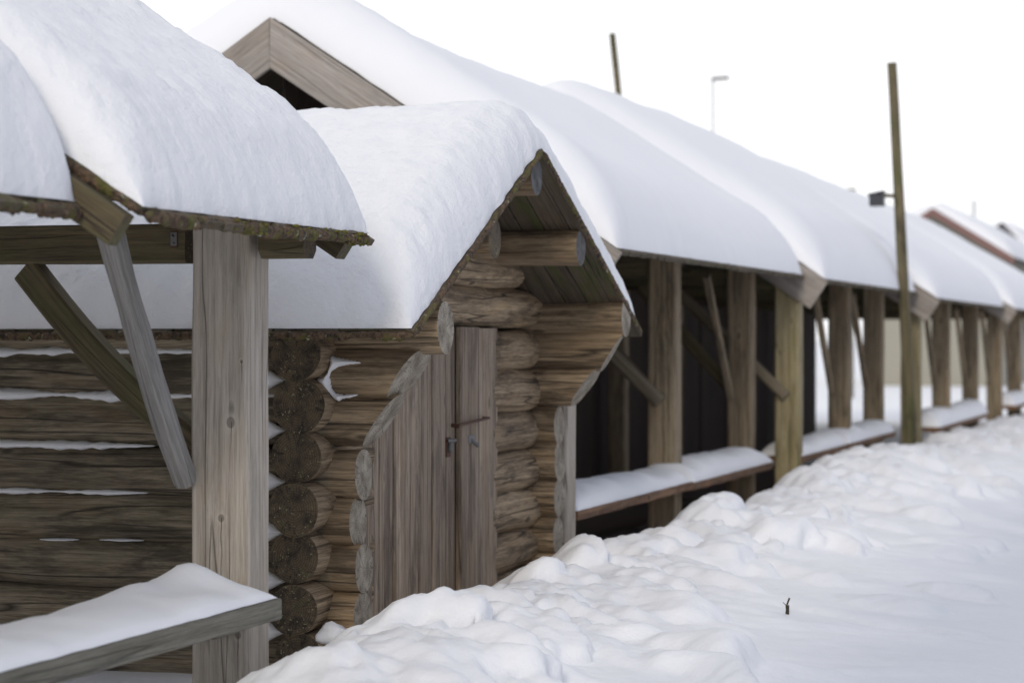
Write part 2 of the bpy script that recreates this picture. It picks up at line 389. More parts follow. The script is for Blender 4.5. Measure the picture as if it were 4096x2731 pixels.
ORG = (0, 0, 0)
def thing(name, label, cat, loc, group=None):
    o = bpy.data.objects.new(name, None); scene.collection.objects.link(o); o.location = loc; o.empty_display_size = 0.3
    o['label'] = label; o['category'] = cat
    if group: o['group'] = group
    return o
def tag(o, label, cat, group=None, kind=None):
    if label: o['label'] = label
    if cat: o['category'] = cat
    if group: o['group'] = group
    if kind: o['kind'] = kind
    return o

def fbm(x, y, z, f, o=3):
    s = 0; a = 1
    for i in range(o):
        s += a * mnoise.noise(Vector((x * f, y * f, z * f))); f *= 2.07; a *= 0.5
    return s

def cos_space(a, b, step, edge, fine):
    """samples from a to b, finer within `edge` of both ends"""
    L = b - a; out = [0.0]
    x = 0.0
    while x < L - 1e-6:
        d = min(x, L - x)
        st = fine + (step - fine) * min(1, d / edge)
        x = min(L, x + st); 
        if L - x < fine * 0.5: x = L
        out.append(x)
    return [a + t for t in out]

def edge_prof(d, Rr):
    if d >= Rr: return 1.0
    q = 1 - max(0, d) / Rr
    return math.sqrt(max(0.0, 1 - q * q))

def snow_solid(name, A, B, top, bot, mp, parent, mat, jit=0.012):
    """closed height-field solid over grid A x B. mp maps (a,b,z) to world"""
    na, nb = len(A), len(B); T = []; Bo = []
    for i, a in enumerate(A):
        for j, b in enumerate(B):
            zt = top(a, b); zb = bot(a, b)
            ja = jb = 0
            e = (i == 0 or i == na - 1 or j == 0 or j == nb - 1)
            da = fbm(a, b, 3.1, 9, 2) * jit; db = fbm(a, b, 7.7, 9, 2) * jit
            p = Vector(mp(a, b, max(zt, zb + 0.002)))
            q = mp(a, b, 0)
            T.append(Vector(mp(a + da, b + db, max(zt, zb + 0.002)))); Bo.append(Vector(mp(a + da, b + db, zb)))
    v = T + Bo; n = na * nb; f = []
    def I(i, j): return i * nb + j
    P = [Vector(mp(0, 0, 0)), Vector(mp(1, 0, 0)), Vector(mp(0, 1, 0))]
    flip = (P[1] - P[0]).cross(P[2] - P[0]).z < 0
    def add(q): f.append(tuple(reversed(q)) if flip else q)
    for i in range(na - 1):
        for j in range(nb - 1):
            add((I(i, j), I(i + 1, j), I(i + 1, j + 1), I(i, j + 1)))
            add((n + I(i, j), n + I(i, j + 1), n + I(i + 1, j + 1), n + I(i + 1, j)))
    for i in range(na - 1):
        add((I(i, 0), n + I(i, 0), n + I(i + 1, 0), I(i + 1, 0)))
        add((I(i, nb - 1), I(i + 1, nb - 1), n + I(i + 1, nb - 1), n + I(i, nb - 1)))
    for j in range(nb - 1):
        add((I(0, j), I(0, j + 1), n + I(0, j + 1), n + I(0, j)))
        add((I(na - 1, j), n + I(na - 1, j), n + I(na - 1, j + 1), I(na - 1, j + 1)))
    pw = Vector((0, 0, 0)); p = parent
    while p: pw += p.location; p = p.parent
    me = bpy.data.meshes.new(name); me.from_pydata([tuple(x - pw) for x in v], [], f)
    me.polygons.foreach_set('use_smooth', [True] * len(f)); me.materials.append(mat); me.update()
    o = bpy.data.objects.new(name, me); scene.collection.objects.link(o)
    if parent: o.parent = parent
    return o

ALONG_Y = lambda a, b, z: (b, a, z)      # ridge along the row
ALONG_X = lambda a, b, z: (a, b, z)      # ridge towards the street

def gable_roof(parent, mp, a0, a1, bR, zR, b0, z0, b1, z1, T, snow_top_extra=lambda a, b: 0.0, Ra=0.30, Rb=0.35, thick=0.026, plank=0.14,
               clump=0.006, step=0.08, rag=0.015, ridge_soft=0.14, fine=0.012, Ra1=None, mat='snow', under='roof_board', sag=0.0):
    """two slopes of boards running ridge to eave + the snow lying on them"""
    mb = MB()
    for (be, ze) in ((b0, z0), (b1, z1)):
        a = a0
        while a < a1 - 0.02:
            wdt = min(plank * R.uniform(0.8, 1.25), a1 - a)
            if a1 - a - wdt < 0.05: wdt = a1 - a
            ex = R.uniform(-rag, rag)
            sgn = 1 if be > bR else -1
            be2 = be + sgn * ex; ze2 = ze + (ze - zR) / abs(be - bR) * ex
            am = a + wdt / 2; dz = R.uniform(-0.003, 0.003) - thick / 2
            p0 = Vector(mp(am, bR, zR + dz)); p1 = Vector(mp(am, be2, ze2 + dz))
            mb.timber(p0, p1, rect_profile(wdt - 0.004, thick, 0.004, 1), up=(0, 0, 1), side_m=0, end_m=0, wob=0.002, smooth=False, seg=6)
            a += wdt
    roof = mb.build('roof', [M[under]], parent)
    def h(b):
        be, ze = (b0, z0) if (b - bR) * (b0 - bR) > 0 else (b1, z1)
        return zR + (ze - zR) * abs(b - bR) / abs(be - bR)
    def hs(b):
        be, ze = (b0, z0) if (b - bR) * (b0 - bR) > 0 else (b1, z1)
        d = abs(b - bR); d = math.sqrt(d * d + ridge_soft ** 2) - ridge_soft * 0.55
        return zR + (ze - zR) * d / abs(be - bR)
    lo, hi = min(b0, b1), max(b0, b1)
    A = cos_space(a0 + 0.01, a1 - 0.01, step, 0.4, fine); B = cos_space(lo + 0.012, hi - 0.012, step, 0.4, fine)
    def top(a, b):
        pa = edge_prof(a - A[0], Ra) * edge_prof(A[-1] - a, Ra1 or Ra); pb = edge_prof(min(b - B[0], B[-1] - b), Rb)
        pr = pa * pb
        t = T * pr * (1 + 0.13 * fbm(a, b, 1.3, 0.8, 2)) + snow_top_extra(a, b) * pr
        cl = clump * (fbm(a, b, 0, 11, 3) + 0.7 * abs(fbm(a, b, 5, 26, 2))) * min(1, pr * 1.4)
        base = h(b) * (1 - pr) + hs(b) * pr
        return base + 0.006 + t + cl
    s = snow_solid('snow', A, B, top, lambda a, b: h(b) + 0.004, mp, roof, M[mat])
    s['label'] = 'thick white snow lying on the roof'
    return roof

def bargeboards(parent, mp, a, bR, zR, b0, z0, b1, z1, width=0.26, th=0.03, mat='barge', over=0.0, side=-1):
    """pair of boards along the gable edge of a roof; lower ends cut square"""
    out = []
    for (be, ze) in ((b0, z0), (b1, z1)):
        if be is None: continue
        P = Vector((0, bR, zR)); Q = Vector((0, be, ze)); d = (Q - P).normalized()
        nrm = Vector((0, -d.z, d.y)) if d.y > 0 else Vector((0, d.z, -d.y))    # upward normal
        nrm = nrm if nrm.z > 0 else -nrm
        off = -nrm * (width / 2 + 0.004)
        P2 = P + off; Q2 = Q + off + d * over
        m = MB()
        W = lambda p: Vector(mp(a + side * (th / 2 + 0.003), p.y, p.z))
        # mitre at the ridge: vertical plane b = bR
        gap = 0.0015 * (1 if be > bR else -1)
        cutp = Vector(mp(a, bR + gap, zR)); cutn = Vector(mp(0, 1, 0)) - Vector(mp(0, 0, 0))
        m.timber(W(P2), W(Q2), rect_profile(th, width, 0.004, 3), up=Vector(mp(0, nrm.y, nrm.z)) - Vector(mp(0, 0, 0)), side_m=0, end_m=0, cut0=(cutp, cutn), wob=0.003, smooth=False)
        out.append(m.build('bargeboard', [M[mat]], parent))
    return out

def simple(name, parent, mats, fn):
    mb = MB(); fn(mb); return mb.build(name, [M[k] for k in mats], parent)

def strut(name, parent, p0, p1, w, h, mat, end=None, round_=False, **kw):
    mb = MB(); prof = rnd_profile(w / 2, 16, h / w) if round_ else rect_profile(w, h, kw.pop('ch', 0.008))
    mb.timber(p0, p1, prof, smooth=round_, **kw)
    return mb.build(name, [M[mat], M[end or mat]], parent)

def scraps(parent, name, pts, mats, smin, smax, flat=0.6):
    mb = MB()
    for p in pts:
        r = R.uniform(smin, smax)
        mb.blob(p, (r * R.uniform(.7, 1.6), r * R.uniform(.7, 1.6), r * R.uniform(.5, 1.0) * flat * 1.5), m=R.choice(range(len(mats))), n=4, rough=0.9)
    o = mb.build(name, [M[k] for k in mats], parent); o['kind'] = 'stuff'
    return o

def ragged(parent, pts_, rz, ry, amp, name='bark_edge'):
    """torn edge of bark and old boards following a polyline"""
    mb = MB(); n = 12
    for (p, q) in zip(pts_[:-1], pts_[1:]):
        p, q = Vector(p), Vector(q); L = (q - p).length; seg = int(L / 0.009); ax = (q - p).normalized()
        sx = ax.cross(Vector((0, 0, 1))).normalized(); sy = sx.cross(ax); base = len(mb.v)
        for i in range(seg + 1):
            c = p + (q - p) * (i / seg); t = i / seg * L
            drop = amp * (mnoise.noise(Vector((t * 9, p.x * 3, 1))) + 0.6 * mnoise.noise(Vector((t * 31, 2, p.y)))) 
            step = 0.5 + 0.5 * mnoise.cell(Vector((t * 7.5, p.z * 3, 0)))
            for k in range(n):
                a = 2 * math.pi * k / n; ca, sa = math.cos(a), math.sin(a)
                nz_ = 0.35 * mnoise.noise(Vector((t * 60, ca * 2, sa * 2))) + 0.25 * mnoise.noise(Vector((t * 140, ca * 4, sa * 4)))
                f = 1 + nz_
                f *= min(1.0, 0.15 + t / 0.05, 0.15 + (L - t) / 0.05)
                low = 1.0 + (0.8 * step if sa < 0 else 0)
                mb.v.append(c + sx * (ry * ca * f) + sy * (rz * sa * f * low + drop * 0.4)); mb.g.append((t, ca, sa)); mb.s.append(0)
        for i in range(seg):
            for k in range(n):
                k2 = (k + 1) % n
                mb.f.append((base + i * n + k, base + i * n + k2, base + (i + 1) * n + k2, base + (i + 1) * n + k)); mb.m.append(0); mb.sm.append(False)
    return mb.build(name, [M['eave_bark']], parent)

def counter(parent, y0, y1, xf, xb, z, th=0.045, mat='counter', snow_t=0.13, ragged=0.0, extra=None):
    """a plank shelf on the street side of the posts with a pillow of snow"""
    mb = MB()
    xm = (xf + xb) / 2
    mb.timber((xm, y0, z - th / 2), (xm, y1, z - th / 2), rect_profile(abs(xf - xb), th, 0.005, 3), side_m=0, end_m=0, wob=0.004 + ragged, smooth=False, wfreq=6, seg=50)
    c = mb.build('counter', [M[mat]], parent)
    A = cos_space(y0 + 0.01, y1 - 0.01, 0.06, 0.3, 0.01); B = cos_space(min(xf, xb) + 0.008, max(xf, xb) - 0.008, 0.03, 0.15, 0.008)
    def top(a, b):
        p = edge_prof(min(a - A[0], A[-1] - a), 0.22) * edge_prof(min(b - B[0], B[-1] - b), 0.17)
        e = extra(a, b) if extra else 0
        return z + 0.003 + p * (snow_t * (1 + 0.34 * fbm(a, 0, 9 + y0, 1.3, 3) + 0.15 * fbm(a, b, y0, 4.0, 2)) + e) + 0.002 * fbm(a, b, 0, 18, 3) * p
    sn = snow_solid('snow', A, B, top, lambda a, b: z + 0.002, ALONG_Y, c, M['snow_smooth'], jit=0.006)
    sn['label'] = 'soft pillow of snow lying on the shelf'
    return c

# ------------------------------------------------------------------ ground
EAVE_N = 1.815
sil = [(580, 1568), (640, 1500), (700, 1462), (780, 1440), (830, 1408), (940, 1375), (1000, 1358), (1140, 1325), (1200, 1290), (1270, 1275), (1400, 1243), (1500, 1238),
       (1580, 1180), (1700, 1150), (1780, 1125), (1840, 1075), (1900, 1045), (1960, 1025), (2090, 1022), (2240, 972), (2352, 945)]
CR = -2.92
cu, cz = [], []
for x, y in sil:
    t = (x - 1176) / 5553; sl = (777 - y) / 5553
    Y = CR / (t * math.cos(YAW) - math.sin(YAW)); cu.append(Y * (math.cos(YAW) + t * math.sin(YAW))); cz.append(HC + sl * Y)
cz = [z_ - 0.03 * max(0, min(1, (12 - u_) / 3)) for u_, z_ in zip(cu, cz)]
cu = [-20, 4.5, 6.6] + cu + [60, 200]; cz = [0.10, 0.12, 0.16] + cz + [0.5, 0.2]
U = []
y = 3.0
while y < 130:
    U.append(y); y += 0.03 if y < 7 else (0.022 if y < 14 else 0.022 * (y / 14) ** 1.7)
U = [-60, -30, -10, 0, 1.5, 2.5] + U + [150, 200, 300, 500, 900, 1500]
Vv = [-1500, -600, -250, -120, -60, -30, -18, -12, -9, -7, -6, -5, -4.6, -4.3]
x = -4.1
while x < 0.5:
    Vv.append(x); x += 0.02 if -3.5 < x < -1.3 else 0.06
Vv += [0.8, 1.5, 3, 6, 12, 25, 60, 120, 300, 700, 1500]
U = np.array(U); Vv = np.array(Vv)
GU, GV = np.meshgrid(U, Vv, indexing='ij')
crest = np.interp(GU, cu, cz) - 0.075
def sstep(a, b, x):
    t = np.clip((x - a) / (b - a), 0, 1); return t * t * (3 - 2 * t)
front = 1 - sstep(0.0, 1.0, (GV - CR) / 1.65) ** 0.75
back = 1 - sstep(0.0, 0.75, (CR - GV) / 0.75)
foot = 0.24 * (1 - sstep(0.0, 3.4, GV - (-2.2)))
inn = np.where(GV < CR, 0.10 + (crest - 0.10) * back, foot + (crest - foot) * front)
Z = np.where(GV > -1.25, foot, inn)
# distant land is flat at path level
nearmask = 1 - sstep(60, 110, GU)
Z = Z * nearmask
# thrown-up chunks, softened by later snow; their outlines are warped so that none is a clean oval
WU = np.zeros_like(Z); WV = np.zeros_like(Z)
for i in range(len(U)):
    if U[i] < 5 or U[i] > 70: continue
    for j in range(len(Vv)):
        if -4.0 < Vv[j] < -1.0:
            WU[i, j] = 0.09 * fbm(U[i], Vv[j], 3, 3.3, 3); WV[i, j] = 0.09 * fbm(U[i], Vv[j], 8, 3.3, 3)
WGU = GU + WU; WGV = GV + WV
rr = np.random.RandomState(11)
bank = np.exp(-((GV + 2.65) / 0.55) ** 2)
add = np.zeros_like(Z)
def dome(u0, v0, ru, rv, ang, H, tilt=0.0, p=0.5):
    R_ = max(ru, rv) * 1.05 + 0.15
    i0, i1 = np.searchsorted(U, u0 - R_), np.searchsorted(U, u0 + R_)
    j0, j1 = np.searchsorted(Vv, v0 - R_), np.searchsorted(Vv, v0 + R_)
    if i1 <= i0 or j1 <= j0: return
    du = WGU[i0:i1, j0:j1] - u0; dv = WGV[i0:i1, j0:j1] - v0
    c, s_ = math.cos(ang), math.sin(ang)
    a = (du * c + dv * s_) / ru; b = (-du * s_ + dv * c) / rv
    q = a * a + b * b
    hgt = H * np.clip(1 - q, 0, None) ** p * (1 + tilt * b)
    old = add[i0:i1, j0:j1]
    k = 0.02
    hh = np.clip(0.5 + 0.5 * (hgt - old) / k, 0, 1)
    sm = hgt * hh + old * (1 - hh) + k * hh * (1 - hh)
    add[i0:i1, j0:j1] = np.where(q < 1, np.maximum(sm * (q < 1) , old), old)
for k in range(430):
    u0 = 6.9 + rr.rand() ** 1.5 * 52
    v0 = rr.normal(-2.52, 0.40)
    if v0 > -1.55: continue
    if v0 > -2.3 and rr.rand() < 0.45: continue
    sc = rr.uniform(0.08, 0.24) * (1 if v0 < -2.25 else 1.15)
    H = sc * rr.uniform(0.18, 0.45)
    if v0 > -2.25: H *= 0.30
    dome(u0, v0, sc * 0.7, sc * rr.uniform(1.2, 3.2), rr.normal(0.45, 0.35), H, rr.uniform(0.0, 0.9), rr.choice([0.5, 0.8, 1.2]))
for k in range(620):
    u0 = 6.9 + rr.rand() ** 1.3 * 26; v0 = rr.normal(-2.80, 0.18)
    sc = rr.uniform(0.02, 0.085)
    dome(u0, v0, sc, sc * rr.uniform(0.8, 1.5), rr.uniform(-1, 1), sc * rr.uniform(0.4, 0.8), rr.uniform(0, .8), 0.5)
for (x_, v0, ru, rv, H, p_) in ((690,-2.85,.15,.20,.10,.6), (900,-2.95,.15,.2,.13,.6), (975,-2.8,.2,.22,.16,.5), (1000,-2.55,.32,.4,.12,.7), (1190,-2.93,.12,.12,.11,.6), (1300,-2.95,.18,.25,.12,.5),
        (1420,-2.9,.28,.3,.12,.5), (1500,-2.85,.22,.3,.13,.5), (1640,-2.45,.2,.17,.12,.6), (1780,-2.42,.25,.2,.13,.6), (1130,-2.35,.2,.2,.13,.5), (1600,-3.0,.3,.3,.14,.5), (1560,-2.2,.2,.25,.07,.8), (800,-2.6,.2,.35,.12,.5)):
    t_ = (x_ - 1176) / 5553; Y_ = v0 / (t_ * math.cos(YAW) - math.sin(YAW))
    dome(Y_ * (math.cos(YAW) + t_ * math.sin(YAW)), v0, ru, rv, 0.5, H, 0.4, p_)
for k in range(26):                                # broad soft mounds part way down
    dome(8 + rr.rand() ** 1.3 * 30, rr.uniform(-2.4, -1.7), rr.uniform(.10, .2), rr.uniform(.25, .55), rr.normal(0.55, 0.25), rr.uniform(.05, .11), 0.6, 0.8)
for k in range(34):                                # a few soft heaps low on the smooth slope
    dome(11 + rr.rand() ** 1.4 * 30, rr.uniform(-2.2, -1.35), rr.uniform(.10, .25), rr.uniform(.15, .4), rr.normal(0.3, 0.3), rr.uniform(.04, .08), 0.4, 0.8)
Z = Z + add * nearmask
nz = np.zeros_like(Z)
for i in range(len(U)):
    if U[i] < 2 or U[i] > 110: continue
    for j in range(len(Vv)):
        vv = Vv[j]
        if -4.2 < vv < 0.4:
            u_ = U[i]; bk = math.exp(-((vv + 2.7) / 0.6) ** 2)
            nz[i, j] = 0.05 * bk * fbm(u_, vv * 0.5, 0, 2.4, 2) + 0.045 * bk * abs(fbm(u_ + 0.5 * vv, vv * 0.5, 4, 4.2, 4)) + 0.016 * bk * fbm(u_, vv, 7, 13, 4) + 0.004 * fbm(u_, vv, 9, 4, 2) + 0.035 * math.exp(-((vv + 1.7) / 0.6) ** 2) * max(0.0, fbm(u_ - 0.8 * vv, vv * 0.55, 2, 1.9, 3))
Z = Z + nz
FV = [(-1500, 0)]
nu, nv = Z.shape
lean = add * nearmask                                # chunks lean downhill and away, so their far faces overhang a little
vts = np.stack([GV + 0.45 * lean, GU + 0.25 * lean, Z], -1).reshape(-1, 3)
idx = np.arange(nu * nv).reshape(nu, nv)
fs = np.stack([idx[:-1, :-1], idx[:-1, 1:], idx[1:, 1:], idx[1:, :-1]], -1).reshape(-1, 4)
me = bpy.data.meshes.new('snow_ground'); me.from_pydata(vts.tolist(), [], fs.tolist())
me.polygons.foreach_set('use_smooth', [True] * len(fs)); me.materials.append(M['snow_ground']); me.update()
ground = bpy.data.objects.new('snow_ground', me); scene.collection.objects.link(ground)
ground['kind'] = 'structure'
def gz(x_, y_):
    i = int(np.argmin(abs(U - y_))); j = int(np.argmin(abs(Vv - x_))); return float(Z[i, j])

# ------------------------------------------------------------------ near shelter (left, foreground)
SL = 0.65
ns = thing('timber_shelter', 'nearest timber shelter at the left edge, thick square post, mossy eave and snowy shelf', 'shelter', (-5.0, 6.0, 0.0), 'open timber shelters in a row')
# two overlapping bays of one roof
rA = gable_roof(ns, ALONG_Y, 6.30, 8.18, -5.0, EAVE_N + 2.0 * SL, -3.0, EAVE_N, -7.0, EAVE_N, 0.235, Ra=0.20, Rb=0.30, Ra1=0.10, clump=0.014, step=0.03, rag=0.02, fine=0.008)
rB = gable_roof(ns, ALONG_Y, 1.0, 6.26, -5.0, EAVE_N + 1.85 * SL, -3.17, EAVE_N + 0.012, -6.83, EAVE_N + 0.012, 0.285, Ra=0.16, Rb=0.30, Ra1=0.06, clump=0.014, step=0.04, rag=0.02, fine=0.012)
bargeboards(ns, ALONG_Y, 6.30, -5.0, EAVE_N + 2.0 * SL - 0.03, -3.0, EAVE_N - 0.03, -7.0, EAVE_N - 0.03, width=0.10, th=0.06, mat='beam', over=-0.03)
bargeboards(ns, ALONG_Y, 8.16, -5.0, EAVE_N + 2.0 * SL - 0.03, -3.0, EAVE_N - 0.03, -7.0, EAVE_N - 0.03, width=0.09, th=0.09, mat='beam', over=-0.05)
# main post
P = MB()
P.timber((-3.41, 7.865, -0.1), (-3.41, 7.865, 2.05), rect_profile(0.215, 0.195, 0.013, 3), up=(0, 1, 0), wob=0.008, smooth=False, wfreq=2.2, seg=60)
P.build('post', [M['post'], M['end_grey']], ns)
strut('tie_beam', ns, (-3.555, 7.865, 1.785), (-6.8, 7.865, 1.785), 0.13, 0.135, 'beam', 'end_dark', wob=0.005)
mb = MB(); mb.timber((-3.27, 7.84, 1.785), (-3.10, 7.84, 1.785), rect_profile(0.12, 0.115, 0.03, 2), side_m=0, end_m=1, wob=0.003, smooth=False); mb.build('tie_beam_end', [M['beam'], M['end_dark']], ns)
strut('brace', ns, (-4.20, 7.86, 1.70), (-3.52, 7.86, 1.06), 0.085, 0.10, 'beam', bend=0.035, benddir=(-0.7, 0, -0.7), wob=0.004)
strut('brace', ns, (-3.50, 7.10, 1.80), (-3.535, 7.76, 0.955), 0.075, 0.09, 'brace_pale', bend=0.025, benddir=(0, -0.7, -0.6), wob=0.006, ch=0.02, wfreq=4)
strut('eave_plate', ns, (-3.41, 1.2, 1.95), (-3.41, 7.76, 1.95), 0.12, 0.12, 'beam')
mb = MB()
for yy in (2.6, 5.2): mb.timber((-3.42, yy, -0.1), (-3.42, yy, 1.9), rect_profile(0.2, 0.2, 0.01), up=(0, 1, 0), smooth=False); P_ = mb.build('post', [M['post'], M['end_grey']], ns); mb = MB()
for yy in (2.6, 5.2, 7.86):
    mb = MB(); mb.timber((-6.6, yy, -0.1), (-6.6, yy, 1.9), rect_profile(0.2, 0.2, 0.01), up=(0, 1, 0), smooth=False); mb.build('post', [M['post'], M['end_grey']], ns)
# small plate on the beam
simple('metal_tag', ns, ['steel', 'rust', 'black_metal'], lambda m: (m.box((-3.607, 7.790, 1.775), (-3.583, 7.797, 1.822), 0), m.box((-3.609, 7.794, 1.768), (-3.581, 7.799, 1.828), 1),
    m.blob((-3.593, 7.789, 1.785), 0.0035, 2, 4, 0.1), m.blob((-3.598, 7.789, 1.812), 0.0045, 2, 4, 0.1), m.blob((-3.593, 7.789, 1.808), 0.003, 2, 4, 0.1)))
def heap(a, b):
    return 0.015 * fbm(a, b, 4, 3.5, 3) + 0.07 * math.exp(-((a - 7.42) / 0.17) ** 2 - ((b + 3.36) / 0.13) ** 2) + 0.038 * math.exp(-((a - 7.05) / 0.25) ** 2 - ((b + 3.40) / 0.1) ** 2)
counter(ns, 3.2, 7.55, -3.09, -3.50, 0.578, th=0.07, mat='counter', snow_t=0.06, extra=heap)
simple('shelf_cleat', ns, ['counter'], lambda m: m.box((-3.47, 7.56, 0.43), (-3.33, 7.762, 0.505), 0, 1))
# moss, lichen and bark scraps along the eave
ragged(ns, [(-3.0, 6.30, EAVE_N - 0.014), (-3.0, 8.17, EAVE_N - 0.014)], 0.015, 0.016, 0.012)
ragged(ns, [(-3.0, 6.298, EAVE_N - 0.010), (-3.7, 6.298, EAVE_N + 0.7 * SL - 0.010)], 0.012, 0.014, 0.010)
ragged(ns, [(-3.17, 3.6, EAVE_N - 0.004), (-3.17, 6.26, EAVE_N - 0.004)], 0.015, 0.016, 0.012)
pts = [(-3.0 + R.uniform(-0.005, 0.018), R.choice([R.uniform(6.9, 7.2), R.uniform(7.9, 8.16), R.uniform(7.3, 8.15)]), EAVE_N + R.uniform(-0.035, 0.008)) for k in range(150)]
scraps(ns, 'moss', pts, ['moss', 'moss', 'moss', 'bark'], 0.003, 0.009)

# ------------------------------------------------------------------ log hut
hut = thing('log_hut', 'low log hut with a snow covered gable roof, plank door and crossed log corners', 'hut', (-5.5, 10.4, 0.0))
HX, HR, HZ = -3.0, 10.41, 2.30
NE, FE = (8.65, 1.478), (12.28, 1.49)
NW, FW = 9.03, 11.95
FX = -3.54
BK = -7.6
def hut_extra(a, b): return 0.0
hr = gable_roof(hut, ALONG_X, BK - 0.4, HX, HR, HZ, NE[0], NE[1], FE[0], FE[1], 0.25, Ra=0.24, Rb=0.24, clump=0.013, step=0.03, rag=0.02, fine=0.008, ridge_soft=0.24, thick=0.03)
# roof logs
for (yy, zz, r, xe, em) in ((HR + 0.01, 2.178, 0.088, -3.03, 'end_grey'), (9.72, 1.872, 0.088, -3.01, 'end_dark'), (11.14, 1.882, 0.086, -3.02, 'end_grey')):
    mb = MB(); mb.timber((BK - .2, yy, zz), (xe, yy, zz), rnd_profile(r, 26), wob=0.006); mb.build('purlin', [M['log_warm'], M[em]], hut)
def corner_logs(yc, zs, near):
    mb = MB()
    for i, zc in enumerate(zs):
        r = (0.104 if near else 0.0985) + R.uniform(-0.004, 0.006)
        # diagonal corbel profile of the projecting ends: from x=-3.34 at z=1.0 to x=-3.02 at z=1.46
        e = 1 if zc > 1.38 else 0
        if zc > 1.40: cut = None; xe = -3.0
        elif zc > 1.0: cut = ((-3.335 + (zc - 1.03) * 0.72 + R.uniform(-0.022, 0.012), yc, zc), Vector((0.81, R.uniform(-.12, .12), -0.585 + R.uniform(-.07, .07)))); xe = -3.2
        else: cut = None; xe = -3.355 + R.uniform(-0.012, 0.02)
        sq = 1.0 if zc < 1.6 else 1.0
        mb.timber((BK - 0.3, yc + R.uniform(-.008, .008), zc + R.uniform(-.004, .004)), (xe, yc, zc), log_profile(r), cut1=cut, side_m=0 if near else 0, end_m=1, wob=0.016, seg=80, wfreq=1.8)
    return mb
zs_side = [1.49, 1.31, 1.125, 0.909, 0.72, 0.534, 0.34, 0.15, -0.04]
m1 = corner_logs(NW, zs_side, True)
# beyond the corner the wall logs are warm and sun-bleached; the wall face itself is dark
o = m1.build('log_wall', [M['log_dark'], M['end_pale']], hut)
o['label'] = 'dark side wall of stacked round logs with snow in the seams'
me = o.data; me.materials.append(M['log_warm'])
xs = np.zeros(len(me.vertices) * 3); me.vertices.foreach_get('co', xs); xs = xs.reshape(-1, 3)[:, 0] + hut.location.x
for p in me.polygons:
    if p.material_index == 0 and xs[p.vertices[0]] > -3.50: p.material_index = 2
m2 = corner_logs(FW, [1.55, 1.39, 1.20, 1.00, 0.82, 0.63, 0.44, 0.25, 0.06], False)
m2.build('log_wall', [M['log_warm'], M['end_pale']], hut)
# front wall: logs along the row, with stubs past both corners
fz = [1.385, 1.189, 0.985, 0.781, 0.589, 0.39, 0.19, 0.0]
mb = MB()
for zc in fz:
    r = 0.110 if 1.1 < zc < 1.3 else 0.103
    mb.timber((FX + R.uniform(-.012, .014), 8.80 + R.uniform(-.035, .035), zc), (FX, 9.42, zc), rnd_profile(r, 30), side_m=0, end_m=1, wob=0.014, wfreq=4)
    mb.timber((FX, 11.08, zc), (FX + R.uniform(-.012, .012), 12.12, zc), log_profile(r * 1.03), side_m=0, end_m=2, wob=0.016, wfreq=3)
for k, (zc, ya, yb) in enumerate(((1.60, 8.84, 12.1), (1.79, 9.35, 11.6), (1.965, 9.75, 11.1), (2.10, 10.05, 10.8))):
    mb.timber((FX + 0.02, ya, zc), (FX + 0.02, yb, zc), rnd_profile(0.1, 26), side_m=0, end_m=2, wob=0.01)
mb.build('front_wall', [M['log_warm'], M['end_dark'], M['end_pale']], hut)
mb = MB()
for k in range(9): mb.timber((BK, 8.8, 0.05 + 0.195 * k), (BK, 12.1, 0.05 + 0.195 * k), rnd_profile(0.1, 16), wob=0.01)
mb.build('back_wall', [M['log_dark'], M['end_dark']], hut)
# door
def door_leaf(y0, y1, x, z1, n, mat='door'):
    mb = MB(); yy = y0; wd = (y1 - y0) / n
    for k in range(n):
        dx = R.uniform(-0.004, 0.004)
        dx *= 1.6; mb.box((x - 0.03 + dx, yy + 0.002, 0.02), (x + dx, yy + wd - 0.002, z1 + R.uniform(-0.003, 0.003)), 0, 2, ch=0.005)
        yy += wd
    return mb.build('door', [M[mat]], hut)
d1 = door_leaf(9.40, 10.61, -3.47, 1.50, 7)
d1['label'] = 'wide door leaf of vertical brown grey planks'
d2 = door_leaf(10.56, 11.12, -3.435, 1.50, 2)
d2['label'] = 'narrow door leaf of two broad planks'
simple('door_jamb', hut, ['door'], lambda m: m.box((-3.53, 9.24, 0.0), (-3.44, 9.395, 1.50), 0))
simple('door_jamb', hut, ['door'], lambda m: m.box((-3.53, 11.125, 0.0), (-3.455, 11.20, 1.5), 0))
# latch bar and staples (placed on the door faces)
mb = MB(); mb.timber((-3.415, 10.47, 1.055), (-3.405, 10.90, 1.075), rnd_profile(0.0065, 8), wob=0); mb.timber((-3.45, 10.47, 1.055), (-3.41, 10.47, 1.05), rnd_profile(0.009, 8), wob=0)
mb.timber((-3.435, 10.90, 1.075), (-3.405, 10.90, 1.075), rnd_profile(0.006, 8), wob=0); mb.build('latch', [M['rust'], M['rust']], d2)
mb = MB(); mb.blob((-3.455, 10.47, 0.955), (0.014, 0.016, 0.026), 0, 5, 0.3); mb.timber((-3.46, 10.44, 0.985), (-3.44, 10.50, 0.985), rnd_profile(0.008, 8), wob=0); mb.box((-3.469, 10.44, 0.91), (-3.462, 10.50, 1.0), 1)
mb.build('padlock', [M['steel'], M['rust']], d1)
mb = MB(); mb.box((-3.434, 10.66, 0.965), (-3.426, 10.76, 1.0), 0); mb.timber((-3.43, 10.70, 0.98), (-3.40, 10.72, 0.95), rnd_profile(0.009, 8), wob=0)
mb.build('staple', [M['steel'], M['steel']], d2)
